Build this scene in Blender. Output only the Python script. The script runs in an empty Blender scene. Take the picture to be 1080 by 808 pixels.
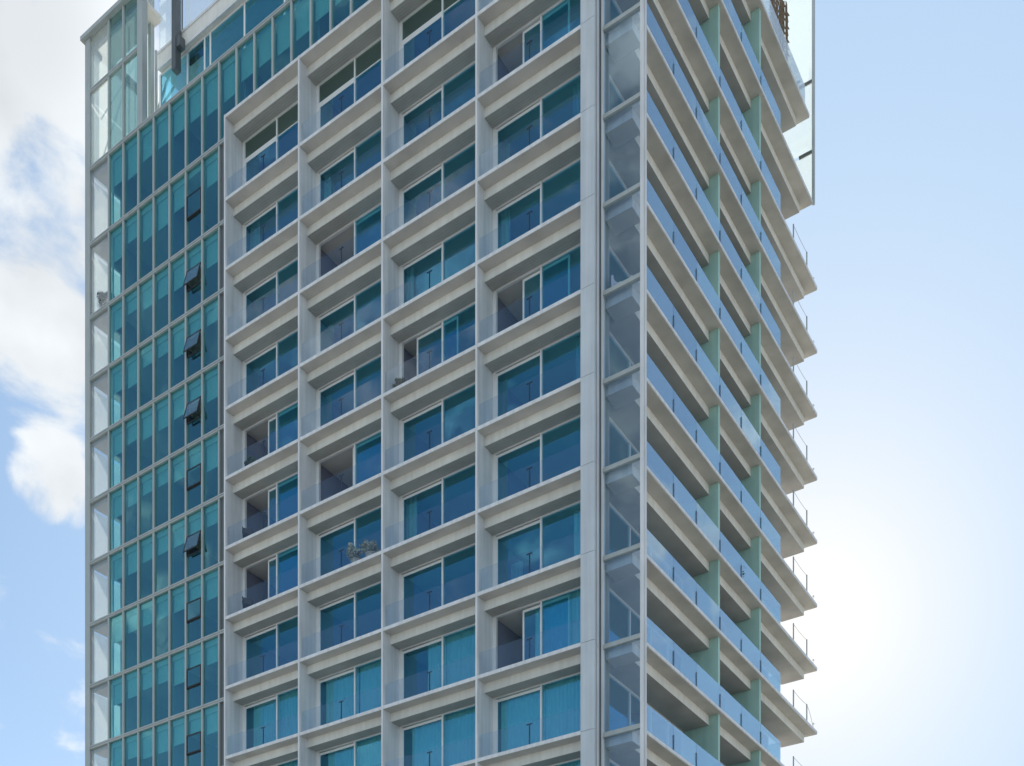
import bpy, math, random
from mathutils import Vector, Matrix
random.seed(7)
S = bpy.context.scene
COL = S.collection

# ------------------------------------------------------------------ camera / frame of reference
# World frame: x runs along the gridded street face (towards the glazed corner), y runs into the building,
# z up; the photograph's camera stands in the street and looks level, with a rising (shifted) lens.
F = 1161.92; HZ = 1253.0; CX = 540.0
RT = Vector((0.82895, 0.55933, 0.0)); VW = Vector((-0.55933, 0.82895, 0.0))
CAM = Vector((20.898, -35.599, 1.7))
cam = bpy.data.cameras.new('camera'); co = bpy.data.objects.new('camera', cam); COL.objects.link(co)
co.location = CAM; co.rotation_euler = (math.radians(90), 0, math.atan2(RT.y, RT.x))
cam.sensor_width = 36; cam.lens = F / 1080 * 36
cam.shift_y = (HZ - 404) / 1080; cam.clip_end = 20000
S.camera = co
def pixdir(px, py):
    return (RT * ((px - CX) / F) + VW + Vector((0, 0, (HZ - py) / F))).normalized()

# ------------------------------------------------------------------ materials
def newmat(name):
    m = bpy.data.materials.new(name); m.use_nodes = True
    nt = m.node_tree
    for n in list(nt.nodes): nt.nodes.remove(n)
    return m, nt, nt.nodes, nt.links
def painted(name, col, rough=.55, var=.06, scale=.6, streak=0.0, spec=.35, metal=0.0):
    m, nt, N, L = newmat(name)
    out = N.new('ShaderNodeOutputMaterial'); b = N.new('ShaderNodeBsdfPrincipled')
    b.inputs['Roughness'].default_value = rough; b.inputs['Specular IOR Level'].default_value = spec
    b.inputs['Metallic'].default_value = metal
    g = N.new('ShaderNodeNewGeometry')
    mp = N.new('ShaderNodeMapping'); mp.inputs['Scale'].default_value = (scale, scale, scale)
    L.new(g.outputs['Position'], mp.inputs['Vector'])
    n1 = N.new('ShaderNodeTexNoise'); n1.inputs['Scale'].default_value = 1.0; n1.inputs['Detail'].default_value = 7
    L.new(mp.outputs[0], n1.inputs['Vector'])
    r = N.new('ShaderNodeMapRange'); r.inputs[1].default_value = .3; r.inputs[2].default_value = .7
    r.inputs[3].default_value = 1 - var; r.inputs[4].default_value = 1 + var
    L.new(n1.outputs['Fac'], r.inputs[0])
    fac = r.outputs[0]
    if streak:
        mp2 = N.new('ShaderNodeMapping'); mp2.inputs['Scale'].default_value = (5, 5, .22)
        L.new(g.outputs['Position'], mp2.inputs['Vector'])
        n2 = N.new('ShaderNodeTexNoise'); n2.inputs['Scale'].default_value = 1.0; n2.inputs['Detail'].default_value = 5
        L.new(mp2.outputs[0], n2.inputs['Vector'])
        r2 = N.new('ShaderNodeMapRange'); r2.inputs[1].default_value = .35; r2.inputs[2].default_value = .7
        r2.inputs[3].default_value = 1 + streak * .3; r2.inputs[4].default_value = 1 - streak
        L.new(n2.outputs['Fac'], r2.inputs[0])
        mm = N.new('ShaderNodeMath'); mm.operation = 'MULTIPLY'; L.new(fac, mm.inputs[0]); L.new(r2.outputs[0], mm.inputs[1])
        fac = mm.outputs[0]
    v = N.new('ShaderNodeVectorMath'); v.operation = 'SCALE'; v.inputs[0].default_value = col
    L.new(fac, v.inputs['Scale']); L.new(v.outputs[0], b.inputs['Base Color'])
    L.new(b.outputs[0], out.inputs[0])
    return m
def glass(name, tint, refl, rcol, rough=.0, haze=0.0, wob=.006):
    """coated pane: tinted see-through body, mirror coat, optional dusty film that scatters light"""
    m, nt, N, L = newmat(name)
    out = N.new('ShaderNodeOutputMaterial')
    tr = N.new('ShaderNodeBsdfTransparent'); tr.inputs[0].default_value = (*tint, 1)
    gl = N.new('ShaderNodeBsdfAnisotropic' if False else 'ShaderNodeBsdfGlossy'); gl.inputs[0].default_value = (*rcol, 1)
    gl.inputs['Roughness'].default_value = rough
    g = N.new('ShaderNodeNewGeometry')
    nz = N.new('ShaderNodeTexNoise'); nz.inputs['Scale'].default_value = .55; nz.inputs['Detail'].default_value = 1
    L.new(g.outputs['Position'], nz.inputs['Vector'])
    bp = N.new('ShaderNodeBump'); bp.inputs['Strength'].default_value = 1.0; bp.inputs['Distance'].default_value = wob
    L.new(nz.outputs['Fac'], bp.inputs['Height']); 
    oi = N.new('ShaderNodeObjectInfo'); wn = N.new('ShaderNodeTexWhiteNoise'); wn.noise_dimensions = '1D'; L.new(oi.outputs['Random'], wn.inputs['W'])
    tv = N.new('ShaderNodeVectorMath'); tv.operation = 'MULTIPLY_ADD'; L.new(wn.outputs['Color'], tv.inputs[0])
    tv.inputs[1].default_value = (.05, .05, .05); tv.inputs[2].default_value = (-.025, -.025, -.025)
    ad = N.new('ShaderNodeVectorMath'); ad.operation = 'ADD'; L.new(bp.outputs[0], ad.inputs[0]); L.new(tv.outputs[0], ad.inputs[1])
    nm = N.new('ShaderNodeVectorMath'); nm.operation = 'NORMALIZE'; L.new(ad.outputs[0], nm.inputs[0])
    L.new(nm.outputs[0], gl.inputs['Normal'])
    dt = N.new('ShaderNodeVectorMath'); dt.operation = 'DOT_PRODUCT'
    L.new(g.outputs['Normal'], dt.inputs[0]); L.new(g.outputs['Incoming'], dt.inputs[1])
    ab = N.new('ShaderNodeMath'); ab.operation = 'ABSOLUTE'; L.new(dt.outputs['Value'], ab.inputs[0])
    om = N.new('ShaderNodeMath'); om.operation = 'SUBTRACT'; om.inputs[0].default_value = 1; L.new(ab.outputs[0], om.inputs[1])
    pw = N.new('ShaderNodeMath'); pw.operation = 'POWER'; L.new(om.outputs[0], pw.inputs[0]); pw.inputs[1].default_value = 5
    r = N.new('ShaderNodeMapRange'); r.inputs[1].default_value = 0.0; r.inputs[2].default_value = 1.0
    r.inputs[3].default_value = refl; r.inputs[4].default_value = 1.0
    L.new(pw.outputs[0], r.inputs[0])
    src = tr.outputs[0]
    if haze:
        df = N.new('ShaderNodeBsdfTranslucent'); df.inputs[0].default_value = (.86, .88, .86, 1)
        d2 = N.new('ShaderNodeBsdfDiffuse'); d2.inputs[0].default_value = (.6, .62, .62, 1)
        m0 = N.new('ShaderNodeMixShader'); m0.inputs[0].default_value = .35
        L.new(df.outputs[0], m0.inputs[1]); L.new(d2.outputs[0], m0.inputs[2])
        m1 = N.new('ShaderNodeMixShader'); m1.inputs[0].default_value = haze
        L.new(src, m1.inputs[1]); L.new(m0.outputs[0], m1.inputs[2]); src = m1.outputs[0]
    mx = N.new('ShaderNodeMixShader'); L.new(r.outputs[0], mx.inputs[0])
    L.new(src, mx.inputs[1]); L.new(gl.outputs[0], mx.inputs[2])
    L.new(mx.outputs[0], out.inputs[0])
    return m
def cloth(name, col):
    m, nt, N, L = newmat(name)
    out = N.new('ShaderNodeOutputMaterial')
    a = N.new('ShaderNodeBsdfDiffuse'); a.inputs[0].default_value = (*col, 1)
    b = N.new('ShaderNodeBsdfTranslucent'); b.inputs[0].default_value = (*col, 1)
    x = N.new('ShaderNodeMixShader'); x.inputs[0].default_value = .25
    L.new(a.outputs[0], x.inputs[1]); L.new(b.outputs[0], x.inputs[2]); L.new(x.outputs[0], out.inputs[0])
    return m
M = {
 'white': painted('white coated cladding', (.67, .69, .71), .45, .07, .8, .15),
 'cream': painted('cream render', (.70, .70, .67), .75, .09, .7, .08),
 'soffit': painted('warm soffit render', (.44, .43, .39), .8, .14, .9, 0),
 'steel': painted('grey coated steel', (.38, .42, .42), .4, .06, 1.0, .09, .5),
 'darksteel': painted('dark steel', (.10, .115, .12), .4, .08, 1.2, 0, .5),
 'frame': painted('white window frame', (.74, .75, .75), .4, .04, 2, 0, .5),
 'blackframe': painted('black vent frame', (.03, .035, .04), .4, .05, 2),
 'green': painted('sea green partition', (.36, .56, .51), .6, .08, .8, .08),
 'wall': painted('plaster wall', (.45, .43, .42), .9, .05, .7),
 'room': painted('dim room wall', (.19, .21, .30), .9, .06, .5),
 'slab': painted('ceiling and floor plaster', (.62, .60, .56), .85, .05, .6),
 'fabric': cloth('curtain fabric', (.82, .84, .80)),
 'blind': cloth('blind fabric', (.64, .70, .72)),
 'drape': cloth('grey drape fabric', (.50, .54, .56)),
 'leaf': painted('leaf', (.07, .10, .04), .6, .3, 9),
 'paleleaf': painted('silvery leaf', (.36, .40, .35), .7, .3, 9),
 'pot': painted('clay pot', (.30, .17, .11), .8, .1, 5),
 'greypot': painted('grey planter', (.42, .42, .40), .8, .08, 5),
 'chairdark': painted('dark chair frame', (.03, .035, .045), .5, .1, 4),
 'chairpale': painted('pale chair cover', (.70, .68, .72), .8, .06, 3),
 'wicker': painted('woven cane', (.17, .13, .09), .8, .25, 8),
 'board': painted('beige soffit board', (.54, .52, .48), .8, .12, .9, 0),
 'column': painted('grey column cladding', (.53, .58, .62), .4, .06, .8, .12),
 'groove': painted('grey column groove', (.28, .31, .33), .5, .06, .8, .1),
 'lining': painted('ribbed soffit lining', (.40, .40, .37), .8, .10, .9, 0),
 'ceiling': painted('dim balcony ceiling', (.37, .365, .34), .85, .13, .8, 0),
 'clamp': painted('blue grey clamp', (.10, .15, .24), .4, .05, 2),
 'dark': painted('near black metal', (.02, .025, .03), .4, .05, 2),
 'rust': painted('red brown panel', (.16, .06, .025), .6, .2, 2),
 'rope': painted('steel rope', (.35, .35, .36), .4, .05, 5, 0, .5, .8),
 'g_window': glass('blue coated window glass', (.66, .92, .95), .175, (.25, .695, .97)),
 'g_curtain': glass('teal curtain wall glass', (.70, .96, .94), .21, (.42, .80, .88)),
 'g_rail': glass('railing glass', (.68, .84, .90), .36, (.80, .93, 1.0), haze=.13),
 'g_clear': glass('clear balustrade glass', (.92, .95, .97), .05, (.9, .95, 1.0)),
 'g_corner': glass('loggia glass', (.86, .92, .96), .08, (.70, .88, 1.0), haze=.06),
 'g_dusty': glass('dusty screen glass', (.86, .91, .90), .07, (.9, .95, 1.0), haze=.30),
 'g_end': glass('end screen glass', (.86, .90, .92), .08, (.9, .95, 1.0), haze=.10),
 'g_vent_lightened': glass('lightened open vent glass', (.55, .80, .80), .24, (.6, .85, .95), haze=.22),  # haze lightens the open sashes in place of reflected ground and sky
 'g_green': glass('green clerestory glass', (.30, .46, .40), .16, (.5, .85, .75), haze=.25),
 'g_pale': glass('pale green screen glass', (.56, .74, .73), .12, (.7, .92, .95), haze=.08),
}

# ------------------------------------------------------------------ mesh helpers
class MB:
    def __init__(s): s.v = []; s.f = []
    def box(s, x0, x1, y0, y1, z0, z1):
        b = len(s.v)
        s.v += [(x0,y0,z0),(x1,y0,z0),(x1,y1,z0),(x0,y1,z0),(x0,y0,z1),(x1,y0,z1),(x1,y1,z1),(x0,y1,z1)]
        s.f += [tuple(b+i for i in q) for q in ((3,2,1,0),(4,5,6,7),(0,1,5,4),(1,2,6,5),(2,3,7,6),(3,0,4,7))]
        return s
    def prism(s, prof, y0, y1, axis='y'):
        """closed outline prof [(a,b)] in the plane across the axis, pushed along it"""
        b = len(s.v); n = len(prof)
        for t in (y0, y1):
            for a, c in prof:
                s.v.append((a, t, c) if axis == 'y' else ((t, a, c) if axis == 'x' else (a, c, t)))
        s.f.append(tuple(b+i for i in range(n))); s.f.append(tuple(b+n+i for i in range(n-1, -1, -1)))
        for i in range(n):
            j = (i+1) % n; s.f.append((b+i, b+n+i, b+n+j, b+j))
        return s
    def tube(s, pts, r, n=8):
        rings = []
        for i, p in enumerate(pts):
            p = Vector(p)
            d = (Vector(pts[min(i+1, len(pts)-1)]) - Vector(pts[max(i-1, 0)])).normalized()
            u = d.cross(Vector((0, 0, 1)));  u = u.normalized() if u.length > 1e-3 else Vector((1, 0, 0))
            w = d.cross(u); b = len(s.v)
            rr = r[i] if isinstance(r, (list, tuple)) else r
            for k in range(n):
                a = 2*math.pi*k/n; s.v.append(tuple(p + (u*math.cos(a) + w*math.sin(a))*rr))
            rings.append(b)
        for a, b in zip(rings, rings[1:]):
            for k in range(n): s.f.append((a+k, a+(k+1) % n, b+(k+1) % n, b+k))
        s.f.append(tuple(rings[0]+k for k in range(n-1, -1, -1))); s.f.append(tuple(rings[-1]+k for k in range(n)))
        return s
    def quad(s, a, b, c, d):
        k = len(s.v); s.v += [tuple(a), tuple(b), tuple(c), tuple(d)]; s.f.append((k, k+1, k+2, k+3)); return s
    def build(s, name, mat, parent=None, bevel=0.0, smooth=False):
        me = bpy.data.meshes.new(name); me.from_pydata(s.v, [], s.f); me.update()
        if smooth:
            for p in me.polygons: p.use_smooth = True
        me.materials.append(mat)
        o = bpy.data.objects.new(name, me); COL.objects.link(o)
        import bmesh
        bm = bmesh.new(); bm.from_mesh(me); bmesh.ops.recalc_face_normals(bm, faces=bm.faces)
        if bevel: bmesh.ops.bevel(bm, geom=list(bm.edges), offset=bevel, segments=2, affect='EDGES', clamp_overlap=True)
        bm.to_mesh(me); bm.free()
        if parent is not None: o.parent = parent
        return o
def tag(o, label=None, cat=None, group=None, kind=None):
    if label: o['label'] = label
    if cat: o['category'] = cat
    if group: o['group'] = group
    if kind: o['kind'] = kind
    return o
def empty(name, loc=(0, 0, 0), rz=0):
    o = bpy.data.objects.new(name, None); COL.objects.link(o); o.location = loc; o.rotation_euler = (0, 0, rz); return o
def box(name, mat, parent, *d, bevel=0.0): return MB().box(*d).build(name, mat, parent, bevel)

# ------------------------------------------------------------------ levels
ROWS = [48.45] + [45.16 - 3.3025*k for k in range(11)]     # r1, B ... ; line height of each ledge
R0, RM, RT2, RTOP = 52.39, 56.45, 60.60, 63.65
LOW = ROWS[-1]                                              # lowest storey built in detail
LEV = [R0] + ROWS                                           # ledge levels of the gridded face
FX = [-19.56, -14.70, -9.80, -4.88, 0.0]                    # fin lines, last is the corner column
CWX = [-30.98 + 0.0, -29.41, -28.19, -26.96, -25.74, -24.50, -23.26, -22.04, -20.82]   # curtain wall mullions
YC = .83                                                    # curtain wall plane
YW = 1.05                                                   # window plane of the bays
XB = .18                                                    # window wall behind the side balconies
E = 2.0                                                     # side balcony edge
YEND = 15.7; YTIP = 20.75; YS = .50

tower = empty('apartment_tower', (0, 0, 0))
tag(tower, 'tall white apartment tower with gridded window bays, teal curtain wall and side balconies', 'building')
T = tower

# --- body -----------------------------------------------------------------
for i, z in enumerate([RM] + LEV):
    front = MB()
    front.box(-29.36, FX[0] - .02, .97, 6.3, z - .34, z + .04)
    front.box(FX[0] - .02, XB - .06, 1.19, 6.3, z - .44, z + .055)
    front.box(-30.95, -29.36, .97, 6.3, z - .26, z + .04)
    front.box(-29.36, XB - .06, 6.3, 18.6, z - .34, z + .04)
    front.build('floor_slab', M['slab'], T)
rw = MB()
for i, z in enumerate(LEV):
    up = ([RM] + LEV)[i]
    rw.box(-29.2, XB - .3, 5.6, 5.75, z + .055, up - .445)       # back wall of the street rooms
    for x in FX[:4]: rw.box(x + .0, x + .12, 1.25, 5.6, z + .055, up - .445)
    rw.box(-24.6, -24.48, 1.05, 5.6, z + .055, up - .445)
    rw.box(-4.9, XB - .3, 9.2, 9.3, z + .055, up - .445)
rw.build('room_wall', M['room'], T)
box('rear_wall', M['wall'], T, -29.36, XB - .06, 18.6, 18.8, LOW - .3, RM + .1)
box('plinth', M['cream'], T, -30.9, 1.4, 1.42, 18.75, 0, LOW - .38)
box('plinth_front', M['cream'], T, -30.9, 1.4, .98, 1.41, 0, LOW - .45)

# --- gridded street face ---------------------------------------------------
for x in FX[:4]:
    box('fin', M['white'], T, x, x + .095, -.012, 1.19, 0, R0 + .075)
box('corner_column', M['groove'], T, .004, .55, -.02, 1.18, 0, RM + .5)
cz0 = LOW - 3.3
k = 0
for zz in [cz0] + sorted(LEV) + [RM]:
    nx = (sorted(LEV) + [RM, RM + .5])[k]; k += 1
    box('column_panel', M['column'], T, .0, .60, -.05, .05, zz + .008, nx - .008)
box('column_strip', M['white'], T, .552, .60, .17, .27, 0, RM + .5)
for z in LEV:
    MB().prism([(0.0, z - .07), (.0, z + .07), (1.04, z + .072), (1.04, z - .066)], FX[0] + .003, -.003, 'x').build('ledge', M['white'], T)
    for b in range(4):
        box('spandrel_beam', M['cream'], T, FX[b] + .097, FX[b+1] - .002, .48, 1.20, z - .45, z - .03)
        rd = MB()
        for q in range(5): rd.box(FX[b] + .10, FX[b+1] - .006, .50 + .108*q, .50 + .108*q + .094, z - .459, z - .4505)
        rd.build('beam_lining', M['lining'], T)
    box('soffit_board', M['board'], T, FX[0] + .1, -.006, .012, .478, z - .078, z - .0705)

def window(b, z0, z1, opened, tall=False):
    """two-leaf sliding window standing on the ledge; the left leaf may be slid open"""
    xa, xb = FX[b] + .10, FX[b+1] - .005
    xm = (xa + xb)/2 - .06
    head = z1
    f = MB()
    f.box(xa, xa + .16, YW, YW + .12, z0, head)                 # jamb
    f.box(xb - .08, xb, YW, YW + .12, z0, head)
    f.box(xa + .16, xb - .08, YW, YW + .12, head - .05, head)
    f.box(xa + .16, xb - .08, YW, YW + .12, z0, z0 + .06)
    f.box(xm - .035, xm + .035, YW - .01, YW + .10, z0 + .06, head - .05)
    top = head - .05
    if tall:
        top = head - .95
        f.box(xa + .16, xm - .035, YW + .01, YW + .09, top - .02, top + .10)
        f.box(xm + .035, xb - .08, YW + .03, YW + .09, top + .02, top + .06)
    w = f.build('window', M['frame'], T)
    if tall:
        box('clerestory_pane', M['g_green'], w, xa + .16, xm - .035, YW + .055, YW + .065, top + .10, head - .05)
        box('clerestory_pane', M['g_green'], w, xm + .035, xb - .08, YW + .055, YW + .065, top + .06, head - .05)
    box('fixed_pane', M['g_window'], w, xm + .035, xb - .08, YW + .055, YW + .065, z0 + .06, top + (.02 if tall else 0))
    sl = opened
    sx0, sx1 = xa + .16 + sl, xm + .02 + sl
    y0 = YW + .012 if sl == 0 else YW + .075
    if sl: sx1 = min(sx1, xb - .1)
    s = MB(); t = .075
    ztop = top - .06 if not tall else top - .02
    s.box(sx0, sx0 + t, y0, y0 + .045, z0 + .06, ztop)
    s.box(sx1 - t, sx1, y0, y0 + .045, z0 + .06, ztop)
    s.box(sx0 + t, sx1 - t, y0, y0 + .045, ztop - .10, ztop)
    s.box(sx0 + t, sx1 - t, y0, y0 + .045, z0 + .06, z0 + .13)
    s.build('sash_frame', M['frame'], w)
    box('sash_pane', M['g_window'], w, sx0 + t, sx1 - t, y0 + .018, y0 + .026, z0 + .13, ztop - .10)
    return w
OPEN = {(3, 1): 1.25, (3, 4): 1.25, (2, 4): .75, (1, 2): 2.1, (1, 5): 2.0, (0, 4): 1.5, (0, 5): 1.5, (0, 6): 1.5, (3, 8): 1.25}
for i, z in enumerate(ROWS):
    up = LEV[i]
    for b in range(4):
        window(b, z + .075, up - .462, OPEN.get((b, i), 0), tall=(i == 0))
        xa, xb = FX[b] + .10, FX[b+1] - .005
        gp = box('balustrade_pane', M['g_clear'], T, xa + .02, xb - .02, .10, .116, z + .085, z + 1.02)
        xp = FX[b] + 2.47
        MB().box(xp - .02, xp + .02, .14, .18, z + .08, z + .94).box(xp - .13, xp + .13, .13, .165, z + .90, z + .94)\
            .box(xp - .05, xp + .05, .13, .19, z + .08, z + .10).build('balustrade_post', M['dark'], T)

# --- teal curtain wall -----------------------------------------------------
PX = CWX + [-20.82 + 1.2245*k for k in range(1, 18)]
for k, x in enumerate(CWX):
    if k == 0:
        MB().box(-31.42, -31.02, YC - .05, YC + .22, 0, RTOP - .12).build('end_post', M['steel'], T)
        MB().box(-31.53, -31.44, YC + .02, YC + .14, 0, RTOP - .12).build('end_post', M['darksteel'], T)
    else:
        box('mullion', M['steel'], T, x - .055, x + .055, YC - .06, YC + .10, LOW - 1, RTOP - .1 if k < 3 else RM + .02)
box('cladding_strip', M['darksteel'], T, CWX[-1] + .058, FX[0] - .003, YC + .02, YC + .1, LOW - 1, R0)
for k in range(9, len(PX)):
    x = PX[k]
    if x > .0: break
    box('mullion', M['steel'], T, x - .055, x + .055, YC - .06, YC + .10, R0 + .09, RM)
def tmesh(x0, x1, z, d=.09):
    return MB().box(x0, x1, YC - .075, YC + .12, z - .085, z - .012).box(x0, x1, YC - .085, YC + .13, z + .012, z + .085)\
        .box(x0, x1, YC - .055, YC + .11, z - .012, z + .012)
for z in [RM, R0] + ROWS:
    tmesh(-31.02, FX[0] - .55 if z != RM else .0, z).build('transom', M['steel'], T)
tmesh(-31.02, -26.9, RT2).build('transom', M['steel'], T)
VENT = {0: 1, 1: 1, 2: 1, 4: 1}
for i, z in enumerate(LEV):
    up = ([RM] + LEV)[i]
    for k in range(8 + 1):
        xa = (PX[k] + .055) if k else -31.02
        xb = PX[k+1] - .055 if k < 8 else FX[0] - .42
        if k == 8:
            xb = FX[0] - .42
        z0, z1 = z + .085, up - .085
        if k == 8: continue
        if k == 0:
            box('screen_pane', M['g_end'], T, xa, xb, YC + .02, YC + .032, z0, z1); continue
        if k == 6 and i >= 1:
            h = z1 - z0
            za, zb = z0 + .36*h, z0 + .66*h
            box('vent_strip_pane', M['g_curtain'], T, xa, xb, YC + .02, YC + .032, z0, za)
            box('vent_strip_pane', M['g_curtain'], T, xa, xb, YC + .02, YC + .032, zb, z1)
            fr = MB().box(xa, xb, YC - .01, YC + .05, zb - .02, zb + .03).box(xa, xb, YC - .01, YC + .05, za - .04, za + .02)\
                .box(xa, xa + .035, YC - .02, YC + .05, za, zb).box(xb - .035, xb, YC - .02, YC + .05, za, zb)
            v = fr.build('vent_window', M['blackframe'], T)
            ang = math.radians(15) if VENT.get(i - 2) else 0
            hh = zb - za - .03
            s = MB().box(xa + .04, xa + .08, -.04, 0, -hh, 0).box(xb - .08, xb - .04, -.04, 0, -hh, 0)\
                .box(xa + .08, xb - .08, -.04, 0, -.04, 0).box(xa + .08, xb - .08, -.04, 0, -hh, -hh + .06)
            g = MB().box(xa + .08, xb - .08, -.03, -.018, -hh + .06, -.04)
            for mb, nm, mt in ((s, 'sash_frame', M['blackframe']), (g, 'vent_pane', M['g_vent_lightened' if ang else 'g_curtain'])):
                q = mb.build(nm, mt, v); q.location = (0, YC - .02, zb - .03); q.rotation_euler = (-ang, 0, 0)
            continue
        box('glazing_panel', M['g_curtain'], T, xa, xb, YC + .02, YC + .032, z0, z1)
for k in range(8, len(PX) - 1):
    xa = PX[k] + .055
    xb = PX[k+1] - .055
    if xa > -.3: break
    box('upper_panel', M['g_curtain'], T, xa, min(xb, -.01), YC + .02, YC + .032, R0 + .09, RM - .085)
# end wall with a slim glazed slot on each storey, and the glazed west return
for i, z in enumerate(LEV):
    up = ([RM] + LEV)[i]
    MB().box(-29.36, -29.24, .97, 1.0, z + .04, up - .34).box(-29.36, -29.24, 1.47, 6.3, z + .04, up - .34)\
        .box(-29.36, -29.24, 1.0, 1.47, z + 2.05, up - .34).build('end_wall', M['wall'], T)
    box('west_screen', M['g_dusty'], T, -31.40, -31.388, YC + .24, 3.0, z + .09, up - .09)
# --- top of the curtain wall: open screen and set-back penthouse -----------
MB().prism([(-31.62, RTOP - .10), (-31.62, RTOP + .12), (-25.9, RTOP + .12), (-25.9, RTOP - .10)], YC - .22, YC + .5).build('coping', M['steel'], T)
MB().box(-31.6, -31.2, YC + .5, 4.2, RTOP - .10, RTOP + .12).build('coping', M['steel'], T)
for (za, zb) in ((RM + .085, RT2 - .085), (RT2 + .085, RTOP - .1)):
    box('screen_pane', M['g_dusty'], T, -31.02, -29.465, YC + .02, YC + .032, za, zb)
    box('screen_pane', M['g_pale'], T, -29.355, -28.245, YC + .02, YC + .032, za, zb)
    box('screen_pane', M['g_pale'], T, -28.135, -27.0, YC + .02, YC + .032, za, zb)
    box('west_screen', M['g_dusty'], T, -31.40, -31.388, YC + .24, 4.0, za, zb)
box('roof_soffit', M['slab'], T, -31.0, -26.95, YC + .3, 2.3, RTOP - .32, RTOP - .11)
MB().tube([(-31.2, 3.6, RM + 1.2), (-27.3, 3.6, RTOP - .5)], .07).tube([(-31.2, 3.9, RT2 - .3), (-27.2, 3.9, RT2 + 1.5)], .06)\
    .tube([(-28.6, 3.2, RM + .1), (-28.6, 3.2, RTOP - .2)], .08).build('roof_brace', M['steel'], T)
MB().box(-26.98, -26.55, YC - .1, YC + .22, RM + .05, RTOP + 2.2).build('roof_post', M['steel'], T)
MB().box(-27.74, -27.50, 2.0, 2.22, RM + .05, RTOP + 2.2).build('roof_post', M['steel'], T)
YP = 1.55
MB().box(-26.35, .4, YP, 14, 59.78, 60.66).build('penthouse_roof', M['cream'], T)
MB().box(-26.36, .4, YP - .05, YP - .003, 59.72, 59.84).build('penthouse_fascia', M['white'], T)
MB().box(-26.36, .4, YP - .04, YP - .003, 60.56, 60.68).build('penthouse_fascia', M['white'], T)
for k, (xa, xb) in enumerate(((-26.3, -24.55), (-24.3, -21.4), (-21.3, -18.4), (-18.3, -15.4))):
    o = box('parapet_pane', M['g_end'], T, xa, xb, YP + .05, YP + .062, 60.67, 64.4)
    box('parapet_stile', M['darksteel'], T, xb + .01, xb + .06, YP + .03, YP + .08, 60.67, 64.4)
MB().box(-24.72, -24.42, YP - .45, YP - .10, RM + 2.0, RTOP + 2.2).box(-24.60, -24.15, YP - .40, YP - .06, 59.5, 60.0).build('davit_post', M['darksteel'], T)
YQ = 1.75
PWX = [-26.5, -24.35, -23.05, -22.62, -20.15, -17.4, -14.6, -11.8, -9.0, -6.2, -3.4, -.5]
for xa, xb in zip(PWX, PWX[1:]):
    pw = MB().box(xa, xa + .10, YQ, YQ + .1, RM + .05, 59.76).box(xa + .10, xb, YQ, YQ + .1, 59.66, 59.76).build('penthouse_window', M['frame'], T)
    box('pane', M['g_window'], pw, xa + .10, xb, YQ + .04, YQ + .052, RM + .05, 59.66)
box('sunblind', M['rust'], T, -24.2, -23.07, YQ + .06, YQ + .12, 59.0, 59.64)
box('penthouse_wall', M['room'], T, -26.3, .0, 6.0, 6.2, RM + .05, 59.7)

# --- glazed corner loggia --------------------------------------------------
box('corner_post', M['white'], T, 2.25, 2.40, YS - .09, YS + .07, 0, RM + .5)
box('post_rib', M['white'], T, 2.405, 2.45, YS - .03, YS + .05, 0, RM + .5)
box('screen_jamb', M['white'], T, .605, .68, YS - .06, YS + .10, 0, RM + .5)
SLV = [RM] + LEV
for i, z in enumerate(SLV):
    MB().box(.682, 2.248, YS - .07, YS + .10, z - .20, z - .09).box(.682, 2.248, YS - .045, YS + .08, z - .088, z - .02).build('screen_transom', M['steel'], T)
    if i:
        box('corner_pane', M['g_corner'], T, .682, 2.248, YS + .01, YS + .022, z - .019, SLV[i-1] - .201)

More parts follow.
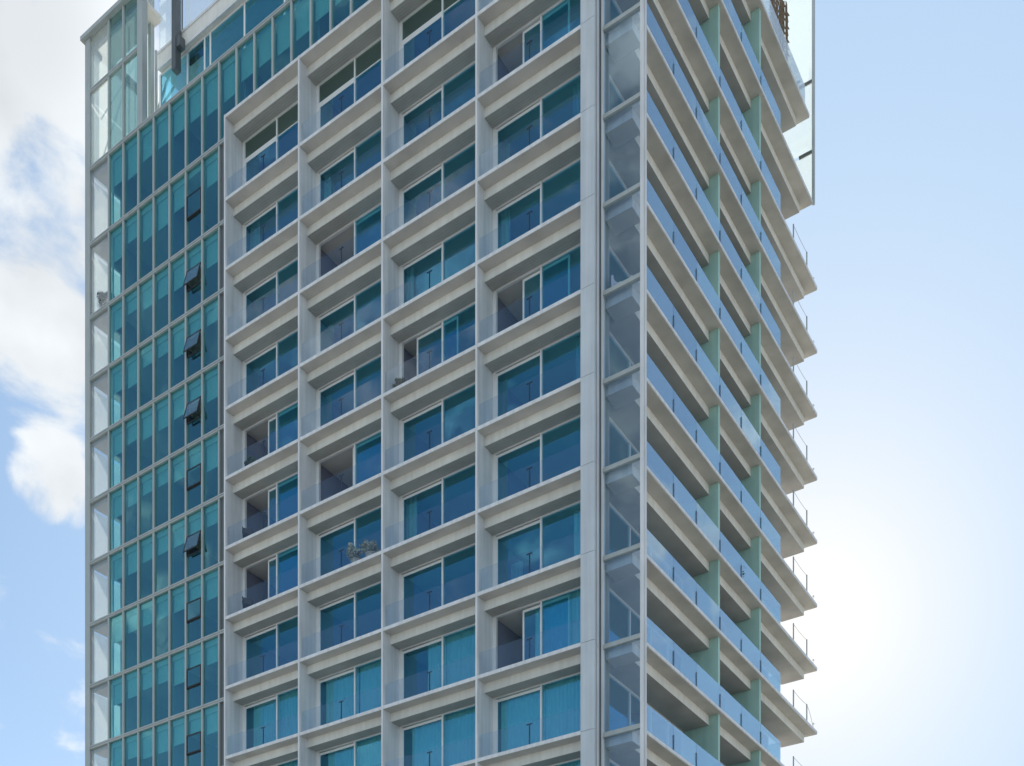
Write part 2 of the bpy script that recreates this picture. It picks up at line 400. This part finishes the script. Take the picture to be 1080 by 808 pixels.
# --- side balconies --------------------------------------------------------
PARTS_Y = [8.38, 13.1]
for i, z in enumerate(SLV):
    tip = 19.9 if i < 2 else YTIP
    ytip = {0: 19.55, 1: 20.05}.get(i, YTIP)
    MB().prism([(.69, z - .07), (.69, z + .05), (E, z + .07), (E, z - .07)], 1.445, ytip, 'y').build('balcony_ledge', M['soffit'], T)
    MB().box(E + .002, E + .03, YS + .40, ytip - .02, z - .045, z + .085).build('ledge_trim', M['white'], T)
    box('loggia_ledge', M['white'], T, .615, E, YS + .13, 1.443, z - .065, z + .068)
    box('loggia_beam', M['white'], T, .615, 1.75, .75, 1.515, z - .46, z - .068)
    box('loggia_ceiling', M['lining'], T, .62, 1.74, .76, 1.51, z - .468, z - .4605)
    segs = [(1.52, PARTS_Y[0] - .02), (PARTS_Y[0] + .2, PARTS_Y[1] - .02), (PARTS_Y[1] + .2, ytip - .35)]
    for a, b in segs:
        MB().box(XB, 1.44, a, b, z - .46, z - .03).build('balcony_beam', M['cream'], T)
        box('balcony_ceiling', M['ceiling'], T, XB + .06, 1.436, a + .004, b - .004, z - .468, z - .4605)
    if i == 0:
        for a, b in zip([1.2, 3.9, 6.03, 8.44, 10.79, 13.12, 15.9], [3.9, 6.03, 8.44, 10.79, 13.12, 15.9, 19.2]):
            box('terrace_pane', M['g_dusty'], T, E - .10, E - .085, a + .012, b - .012, z + .075, z + 1.3)
        continue
    up = SLV[i-1]
    for y in PARTS_Y:
        box('partition_wall', M['green'], T, XB + .02, E - .14, y, y + .18, z + .055, up - .072)
    # frameless glass railing
    seams = [1.2, 3.9, 6.03, 8.44, 10.79, 13.12, YEND]
    for a, b in zip(seams, seams[1:]):
        box('railing_pane', M['g_rail'], T, E - .10, E - .085, a + .012, b - .012, z + .075, z + 1.17)
    cl = MB()
    for a in seams[1:-1]:
        cl.box(E - .075, E - .055, a - .018, a + .018, z + .075, z + .78)
    cl.build('railing_clamp', M['clamp'], T)
    box('railing_return', M['g_pale'], T, XB + .3, E - .12, YEND - .012, YEND, z + .075, z + 1.17)
    # balcony doors
    fr = MB(); y = 1.6
    ends = [1.6, 3.45, 5.3, 6.9, 8.3]
    ends2 = [8.62, 10.4, 11.9, 13.05]
    ends3 = [13.32, 15.0, 16.8, 18.5]
    panes = []
    for es in (ends, ends2, ends3):
        for a, b in zip(es, es[1:]):
            fr.box(XB - .06, XB + .04, a, a + .09, z + .055, up - .462)
            fr.box(XB - .06, XB + .04, a + .09, b, up - .55, up - .462)
            fr.box(XB - .06, XB + .04, a + .09, b, z + .055, z + .12)
            panes.append((a + .09, b))
        fr.box(XB - .06, XB + .04, es[-1], es[-1] + .07, z + .055, up - .462)
    d = fr.build('balcony_doors', M['frame'], T)
    g = MB()
    for a, b in panes: g.box(XB - .02, XB - .008, a, b, z + .12, up - .55)
    g.build('door_panes', M['g_window'], d)
    # rope posts on the free end of the ledge
    if i >= 2:
        for y in (17.54, 19.50):
            MB().box(E - .13, E - .08, y - .03, y + .03, z + .07, z + 1.08).box(E - .16, E - .05, y - .07, y + .07, z + .069, z + .085)\
                .build('rope_post', M['steel'], T)
        pts = []
        for k in range(13):
            t = k/12; pts.append((E - .105, 17.54 + 1.96*t, z + 1.05 - .05*math.sin(math.pi*t)))
        if i >= 9:
            for k in range(1, 9):
                t = k/8; pts.append((E - .105 - 1.0*t*.2, 19.5 + 1.5*t, z + 1.04 - .5*t*t))
        MB().tube(pts, .011, 6).build('rope', M['rope'], T)
        MB().tube([(E - .10, YTIP - .25, z + .05), (E - .10, YTIP - .25, z + .40)], .009, 6)\
            .box(E - .14, E - .06, YTIP - .29, YTIP - .21, z + .40, z + .46).build('ledge_light', M['frame'], T)
# north screen of the top storeys
MB().box(E - .02, E + .10, 20.02, 20.16, R0 - .05, RTOP + 2).build('screen_post', M['steel'], T)
for za, zb in ((R0 + .09, 55.0), (55.15, RM + 2.2), (RM + 2.3, RTOP + 2)):
    box('north_pane', M['g_dusty'], T, .25, E - .03, 20.06, 20.075, za, zb)
MB().box(.9, E - .03, 20.0, 20.14, RM + 2.2, RM + 2.3).box(1.15, 1.22, 20.04, 20.1, RM + 2.3, RM + 2.55).box(.6, 1.35, 20.03, 20.11, RM + 2.55, RM + 2.63).build('screen_bracket', M['darksteel'], T)
box('screen_bracket', M['darksteel'], T, 1.3, E - .03, 20.0, 20.12, 55.0, 55.12)

# ------------------------------------------------------------------ curtains and balcony things
ORD = ['first window from left', 'second window from left', 'third window from left', 'window beside corner pillar']
RN = {11: 'row cut by the bottom edge', 10: 'lowest whole row', 9: 'second row from bottom', 8: 'third row from bottom', 7: 'fourth row from bottom', 6: 'fifth row from bottom', 5: 'sixth row from bottom'}
def curtain(x0, x1, y, z0, z1, label, mat='fabric', group='curtains behind the bay windows', seed=0):
    rnd = random.Random(seed); n = max(10, int((x1 - x0)/.035)); mb = MB()
    ph = rnd.random()*6; am = .035 + .02*rnd.random()
    fr = 2*math.pi/(.16 + .06*rnd.random())
    cols = []
    for k in range(n + 1):
        x = x0 + (x1 - x0)*k/n
        d = am*math.sin(fr*(x - x0) + ph + .8*math.sin(3.1*x + ph)) + .012*math.sin(23*x)
        cols.append((x, d))
    for k, (x, d) in enumerate(cols):
        mb.v += [(x, y + d*.6, z1), (x, y + d, (z0 + z1)/2), (x + .01*math.sin(ph + k), y + d*1.25, z0)]
    for k in range(n):
        a = 3*k; b = a + 3
        mb.f += [(a, b, b+1, a+1), (a+1, b+1, b+2, a+2)]
    o = mb.build('curtain', M[mat], None, smooth=True)
    return tag(o, label, 'curtain', group)
def cz(i): return ROWS[i] + .10, LEV[i] - .46
def half(b):
    xa, xb = FX[b] + .27, FX[b+1] - .1; xm = (xa + xb)/2 - .06
    return (xa, xm), (xm + .02, xb)
# rows: ROWS index 6=G 7=H ... with ROWS[0]=r1, [1]=B
for i in (11, 10, 9, 8):
    for b in range(4):
        z0, z1 = cz(i)
        (a0, a1), (c0, c1) = half(b)
        rn = RN[i - 0] if i in RN else ''
        if (b, i) == (3, 9): pass
        if i == 8 and b == 0: pass
        spans = [('left', a0 + (.35 if (b + i) % 3 else .1), a1), ('right', c0, c1)]
        if (b, i) == (2, 8): spans = [('left', a0 + 1.25, a1), ('right', c0, c1)]
        if (b, i) == (3, 8): spans = [('left', a0 + 1.75, a1), ('right', c0, c1)]
        if (b, i) == (1, 8): spans = [('left', a0 + .2, a1), ('right', c0, c1)]
        for sd, p, q in spans:
            curtain(p, q, YW + .26, z0, z1, f'pale curtain in {sd} leaf of {ORD[b]}, {RN[i]}', seed=b*31 + i*7 + (sd == 'left'))
z0, z1 = cz(7)
curtain(-1.25, -.5, YW + .5, z0, z1, 'gathered pale drape in right leaf of window beside corner pillar, fourth row from bottom', 'fabric', seed=91)
curtain(-4.5, -3.9, YW + .9, z0, z0 + 1.9, 'short grey drape low in left leaf of window beside corner pillar, fourth row', 'drape', seed=92)


# roller blinds and drapes inside the curtain wall
rb = random.Random(5)
cwp = [o for o in COL.objects if o.name.startswith(('glazing_panel', 'upper_panel', 'vent_strip_pane'))]
BL = {}
for o in cwp:
    xs = [v.co.x for v in o.data.vertices]; zs = [v.co.z for v in o.data.vertices]
    xa, xb, za, zb = min(xs), max(xs), min(zs), max(zs)
    key = (round(zb), int((xa + 40)//2.45))
    if key not in BL: BL[key] = rb.choice([.28, .34, .38, .42, .46])
    h = (zb - za)*BL[key]
    if o.name.startswith('vent_strip') :
        if (zb - za) > 1.1: continue
        h = (zb - za)*.9
    if o.name.startswith('glazing_panel') and xa < -28.3: h = (zb - za)*.40
    MB().box(xa + .01, xb - .01, YC + .20, YC + .206, zb - h, zb).box(xa + .01, xb - .01, YC + .19, YC + .215, zb - h - .03, zb - h)\
        .build('roller_blind', M['blind'], o)

def foliage(n, r, h, seed, mat, parent, name='foliage', leaf=.09):
    rnd = random.Random(seed); mb = MB()
    blobs = [(rnd.uniform(-r, r)*.6, rnd.uniform(-r, r)*.5, rnd.uniform(.25, .85)*h, rnd.uniform(.3, .55)*r) for _ in range(7)]
    for k in range(n):
        bx, by, bz, br = blobs[k % 7]
        d = Vector((rnd.gauss(0, 1), rnd.gauss(0, 1), rnd.gauss(0, 1))).normalized()*br*rnd.uniform(.5, 1.15)
        c = Vector((bx, by, bz)) + d
        u = Vector((rnd.gauss(0, 1), rnd.gauss(0, 1), rnd.gauss(0, 1))).normalized()
        v = u.cross(Vector((rnd.gauss(0, 1), rnd.gauss(0, 1), rnd.gauss(0, 1)))).normalized()
        l = leaf*rnd.uniform(.6, 1.2)
        mb.quad(c - u*l, c + v*l*.45, c + u*l, c - v*l*.45)
    return mb.build(name, M[mat], parent)
def pot(parent, r, h, mat='greypot'):
    mb = MB(); n = 14
    mb.tube([(0, 0, 0), (0, 0, h*.9), (0, 0, h*.9), (0, 0, h)], [r*.72, r*.95, r*1.08, r*1.08], n)
    return mb.build('pot', M[mat], parent)
def plant(loc, r, h, seed, mat, label, group='plants on the balconies', n=420):
    t = empty('potted_plant', loc); tag(t, label, 'plant', group)
    pot(t, r*.55, .34)
    MB().tube([(0, 0, .3), (.02, .01, .3 + h*.3), (-.02, .02, .3 + h*.6)], [.02, .014, .006], 6).build('stem', M['wicker'], t)
    f = foliage(n, r, h, seed, mat, t); f.location = (0, 0, .28)
    return t
plant((-30.35, 1.25, 48.50), .42, .95, 3, 'leaf', 'dark bushy shrub in a pot behind the left end screen')
plant((-29.85, 1.15, 48.50), .30, .75, 4, 'leaf', 'smaller dark shrub beside the bushy one, left end balcony')
zG = ROWS[6] + .075
plant((-11.6, .45, zG), .42, .75, 8, 'paleleaf', 'silvery plant behind clear balustrade, second window from left, mullion side')
plant((-10.75, .45, zG), .46, .62, 9, 'paleleaf', 'silvery plant at right end of clear balustrade, second window from left')
def chair(loc, rz, mat, label, seat='wicker', s=1.0):
    t = empty('balcony_chair', loc, rz); tag(t, label, 'chair', 'chairs on the balconies'); m = M[mat]
    for sx in (-.22, .22):
        MB().tube([(sx, -.24, 0), (sx, .02, .42), (sx, .26, .98)], .018).build('frame_leg', m, t)
        MB().tube([(sx*.94, .26, 0), (sx*.94, -.02, .42), (sx*.94, -.2, .60)], .018).build('frame_leg', m, t)
    MB().box(-.21, .21, -.20, .22, .41, .45).build('seat', m, t, .012)
    b = MB().box(-.21, .21, -.012, .012, 0, .52).build('backrest', m, t, .008); b.location = (0, .10, .47); b.rotation_euler = (-.38, 0, 0)
    MB().tube([(-.235, -.2, .6), (-.235, .2, .66)], .02).build('armrest', m, t)
    MB().tube([(.235, -.2, .6), (.235, .2, .66)], .02).build('armrest', m, t)
    return t
for i, lb in ((5, 'dark folding chair in the leftmost open window, sixth row from bottom'), (6, 'dark folding chair in the leftmost open window, fifth row from bottom')):
    chair((-18.5, .50, ROWS[i] + .075), .9, 'chairdark', lb)
plant((-18.4, .62, ROWS[4] + .075), .3, .7, 12, 'leaf', 'dark plant inside leftmost open window, highest of the three stacked open ones')
plant((-9.3, .62, ROWS[4] + .075), .26, .6, 13, 'leaf', 'dark plant inside the narrow open window, third column from left')
plant((1.6, 11.2, ROWS[6] + .075), .30, .7, 22, 'leaf', 'green bush behind side balcony glass in the middle bay between green partitions')
# pale lounge chair in the glazed corner
t = empty('lounge_chair', (1.05, 1.25, ROWS[4] + .075), .6); tag(t, 'pale rounded lounge chair behind the glazed corner beside the pillar', 'chair')
def shell(rx, ry, z0, z1, a0, a1, th, n=18):
    mb = MB(); pr = []
    for k in range(n + 1):
        a = a0 + (a1 - a0)*k/n; pr.append((rx*math.cos(a), ry*math.sin(a)))
    for k in range(n, -1, -1):
        a = a0 + (a1 - a0)*k/n; pr.append(((rx - th)*math.cos(a), (ry - th)*math.sin(a)))
    return mb.prism(pr, z0, z1, 'z')
shell(.42, .40, .22, .86, -.2, math.pi + .2, .10).build('backrest', M['chairpale'], t, .03)
MB().prism([(.32*math.cos(k*.3927), .30*math.sin(k*.3927)) for k in range(16)], .20, .44, 'z').build('cushion', M['chairpale'], t, .04)
for k in range(4):
    a = math.pi/4 + k*math.pi/2
    MB().tube([(.3*math.cos(a), .28*math.sin(a), 0), (.24*math.cos(a), .22*math.sin(a), .22)], .02).build('leg', M['chairdark'], t)
# woven cane screen on the upper terrace
cs = empty('cane_screen', (1.35, 15.9, RM + .07)); tag(cs, 'woven brown cane screen on the topmost side balcony under the sky', 'screen')
mb = MB(); rnd = random.Random(2)
for k in range(26):
    y = k*.095; h = 4.6 + rnd.uniform(-.25, .25)
    mb.tube([(rnd.uniform(-.02, .02), y, .1), (rnd.uniform(-.03, .03), y + rnd.uniform(-.05, .05), h*.5), (rnd.uniform(-.03, .03), y + rnd.uniform(-.05, .05), h)], .026, 5)
mb.build('canes', M['wicker'], cs)
mb = MB()
for k in range(13):
    z = .3 + k*.34
    mb.tube([(.03*(-1)**k, -.05 + .05*j, z + rnd.uniform(-.05, .05)) if False else (.03*(-1)**(j + k), -.05 + .25*j, z + .05*((j + k) % 2)) for j in range(11)], .03, 5)
mb.build('weave', M['wicker'], cs)

TOPN = {0: 'top row with green clerestory', 1: 'second row from top', 2: 'third row from top', 3: 'fourth row from top', 4: 'fifth row from top', 5: 'sixth row from top', 6: 'seventh row from top'}
for b, i, sd, wd in ((3, 2, 'right', .55), (3, 3, 'left', .5), (2, 2, 'right', .7), (2, 3, 'left', .45), (1, 3, 'right', .8), (2, 6, 'left', .6), (1, 1, 'left', .5), (0, 2, 'right', .6), (3, 5, 'right', .45), (2, 5, 'right', .9), (1, 4, 'right', .6), (0, 1, 'left', .7)):
    z0, z1 = cz(i); (a0, a1), (c0, c1) = half(b)
    p, q = (a0, a0 + wd) if sd == 'left' else (c1 - wd - (.5 if b == 3 else 0), c1 - (.5 if b == 3 else 0))
    curtain(p, q, YW + .30, z0, z1 - (.9 if i == 0 else 0), f'narrow grey drape at {sd} edge of {ORD[b]}, {TOPN[i]}', 'drape', 'narrow drapes in the upper windows', seed=200 + b*17 + i)

# ------------------------------------------------------------------ ground
g = MB().box(-2500, 2500, -2500, 2500, -1, 0).build('ground', painted('pale paving', (.40, .385, .355), .9, .12, .05))
tag(g, kind='structure')

# ------------------------------------------------------------------ sky and sun
SUN = pixdir(850, 655)
az = math.atan2(SUN.x, SUN.y); el = math.asin(SUN.z)
sl = bpy.data.lights.new('sun', 'SUN'); sl.energy = 4.2; sl.angle = math.radians(.53); sl.color = (1, .94, .85)
so = bpy.data.objects.new('sun', sl); COL.objects.link(so)
so.rotation_euler = SUN.to_track_quat('Z', 'Y').to_euler()
w = bpy.data.worlds.new('World'); S.world = w; w.use_nodes = True
nt = w.node_tree; N = nt.nodes; L = nt.links
for n in list(N): N.remove(n)
out = N.new('ShaderNodeOutputWorld'); bg = N.new('ShaderNodeBackground'); bg.inputs['Strength'].default_value = .1
L.new(bg.outputs[0], out.inputs[0])
sky = N.new('ShaderNodeTexSky'); sky.sky_type = 'NISHITA'; sky.sun_disc = False
sky.sun_elevation = el; sky.sun_rotation = az; sky.air_density = 1.0; sky.dust_density = 0.3; sky.ozone_density = 1.0
tc = N.new('ShaderNodeTexCoord')
dirv = tc.outputs['Generated']
def mathn(op, a, b=None, c=None, clamp=False):
    n = N.new('ShaderNodeMath'); n.operation = op; n.use_clamp = clamp
    for k, v in enumerate((a, b, c)):
        if v is None: continue
        if isinstance(v, (int, float)): n.inputs[k].default_value = v
        else: L.new(v, n.inputs[k])
    return n.outputs[0]
def lobe(d, inner, outer):
    n = N.new('ShaderNodeVectorMath'); n.operation = 'DOT_PRODUCT'; L.new(dirv, n.inputs[0]); n.inputs[1].default_value = d
    r = N.new('ShaderNodeMapRange'); r.interpolation_type = 'SMOOTHSTEP'
    r.inputs[1].default_value = math.cos(math.radians(outer)); r.inputs[2].default_value = math.cos(math.radians(inner))
    L.new(n.outputs['Value'], r.inputs[0]); return r.outputs[0]
nz = N.new('ShaderNodeTexNoise'); nz.inputs['Scale'].default_value = 11; nz.inputs['Detail'].default_value = 10; nz.inputs['Roughness'].default_value = .56
nz.inputs['Distortion'].default_value = .3
mp = N.new('ShaderNodeMapping'); mp.inputs['Scale'].default_value = (1, 1, 1.4); mp.inputs['Location'].default_value = (.35, .1, .2)
L.new(dirv, mp.inputs[0]); L.new(mp.outputs[0], nz.inputs['Vector'])
l1 = lobe(pixdir(10, 190), 2.5, 9); l2 = lobe(pixdir(55, 508), .2, 2.4)
back = Vector((.25, -.78, .58)).normalized(); high = Vector((.12, -.42, .90)).normalized()
reflect_cloud = lobe(back, 8, 55); fill_cloud = lobe(high, 12, 34)  # unseen clouds behind the camera, added for window reflections and fill light
bias0 = mathn('ADD', mathn('MULTIPLY', reflect_cloud, .07), mathn('MULTIPLY', fill_cloud, .22))
bias = mathn('ADD', mathn('MULTIPLY', l1, .225), mathn('MULTIPLY', l2, .26))
# open, clear sky on the sunny side
clear = lobe(pixdir(1000, 300), 12, 26)
dens = mathn('SUBTRACT', mathn('ADD', nz.outputs['Fac'], mathn('ADD', bias, bias0)), mathn('MULTIPLY', clear, .3))
mr = N.new('ShaderNodeMapRange'); mr.interpolation_type = 'SMOOTHSTEP'; mr.inputs[1].default_value = .55; mr.inputs[2].default_value = .72
L.new(dens, mr.inputs[0]); cloud = mr.outputs[0]
# second, softer field shades the thick parts of the clouds
n2 = N.new('ShaderNodeTexNoise'); n2.inputs['Scale'].default_value = 7; n2.inputs['Detail'].default_value = 7
L.new(mp.outputs[0], n2.inputs['Vector'])
sh = N.new('ShaderNodeMapRange'); sh.inputs[1].default_value = .38; sh.inputs[2].default_value = .60; sh.inputs[3].default_value = .80; sh.inputs[4].default_value = 1.0
L.new(n2.outputs['Fac'], sh.inputs[0])
cc = N.new('ShaderNodeVectorMath'); cc.operation = 'SCALE'; cc.inputs[0].default_value = (5.85, 6.15, 6.4); grey = mathn('SUBTRACT', 1.0, mathn('MULTIPLY', lobe(pixdir(0, 0), .5, 4.2), .20))
L.new(mathn('MULTIPLY', mathn('MULTIPLY', sh.outputs[0], grey), mathn('ADD', 1.0, mathn('MULTIPLY', fill_cloud, .9))), cc.inputs['Scale'])  # the added fill cloud overhead is made extra bright
# thin veil of high cirrus evens the sky out round the sun
v0 = N.new('ShaderNodeMix'); v0.data_type = 'RGBA'; v0.inputs[7].default_value = (2.95, 4.2, 5.7, 1)
L.new(mathn('MULTIPLY', lobe(SUN, 8, 48), .9), v0.inputs[0]); L.new(sky.outputs[0], v0.inputs[6])
m1 = N.new('ShaderNodeMix'); m1.data_type = 'RGBA'
L.new(cloud, m1.inputs[0]); L.new(v0.outputs[2], m1.inputs[6]); L.new(cc.outputs[0], m1.inputs[7])
# the sun behind the thin cloud: bright core and a wide pale halo
sd = N.new('ShaderNodeVectorMath'); sd.operation = 'DOT_PRODUCT'; L.new(dirv, sd.inputs[0]); sd.inputs[1].default_value = SUN
ang = mathn('MULTIPLY', mathn('ARCCOSINE', mathn('MINIMUM', sd.outputs['Value'], .999999)), 57.2958)
gl = mathn('EXPONENT', mathn('MULTIPLY', mathn('POWER', mathn('DIVIDE', ang, 8.6), 1.35), -1.0))
m2 = N.new('ShaderNodeMix'); m2.data_type = 'RGBA'; m2.inputs[7].default_value = (6.6, 6.45, 6.25, 1)
L.new(gl, m2.inputs[0]); L.new(m1.outputs[2], m2.inputs[6])
L.new(m2.outputs[2], bg.inputs['Color'])

# ------------------------------------------------------------------ picture
S.view_settings.view_transform = 'Standard'; S.view_settings.look = 'None'; S.view_settings.gamma = 1
S.view_settings.exposure = 0.74
S.cycles.max_bounces = 14; S.cycles.transparent_max_bounces = 24; S.cycles.diffuse_bounces = 5; S.cycles.glossy_bounces = 5
S.cycles.use_denoising = True; S.render.filter_size = 1.8
S.cycles.sample_clamp_indirect = 6
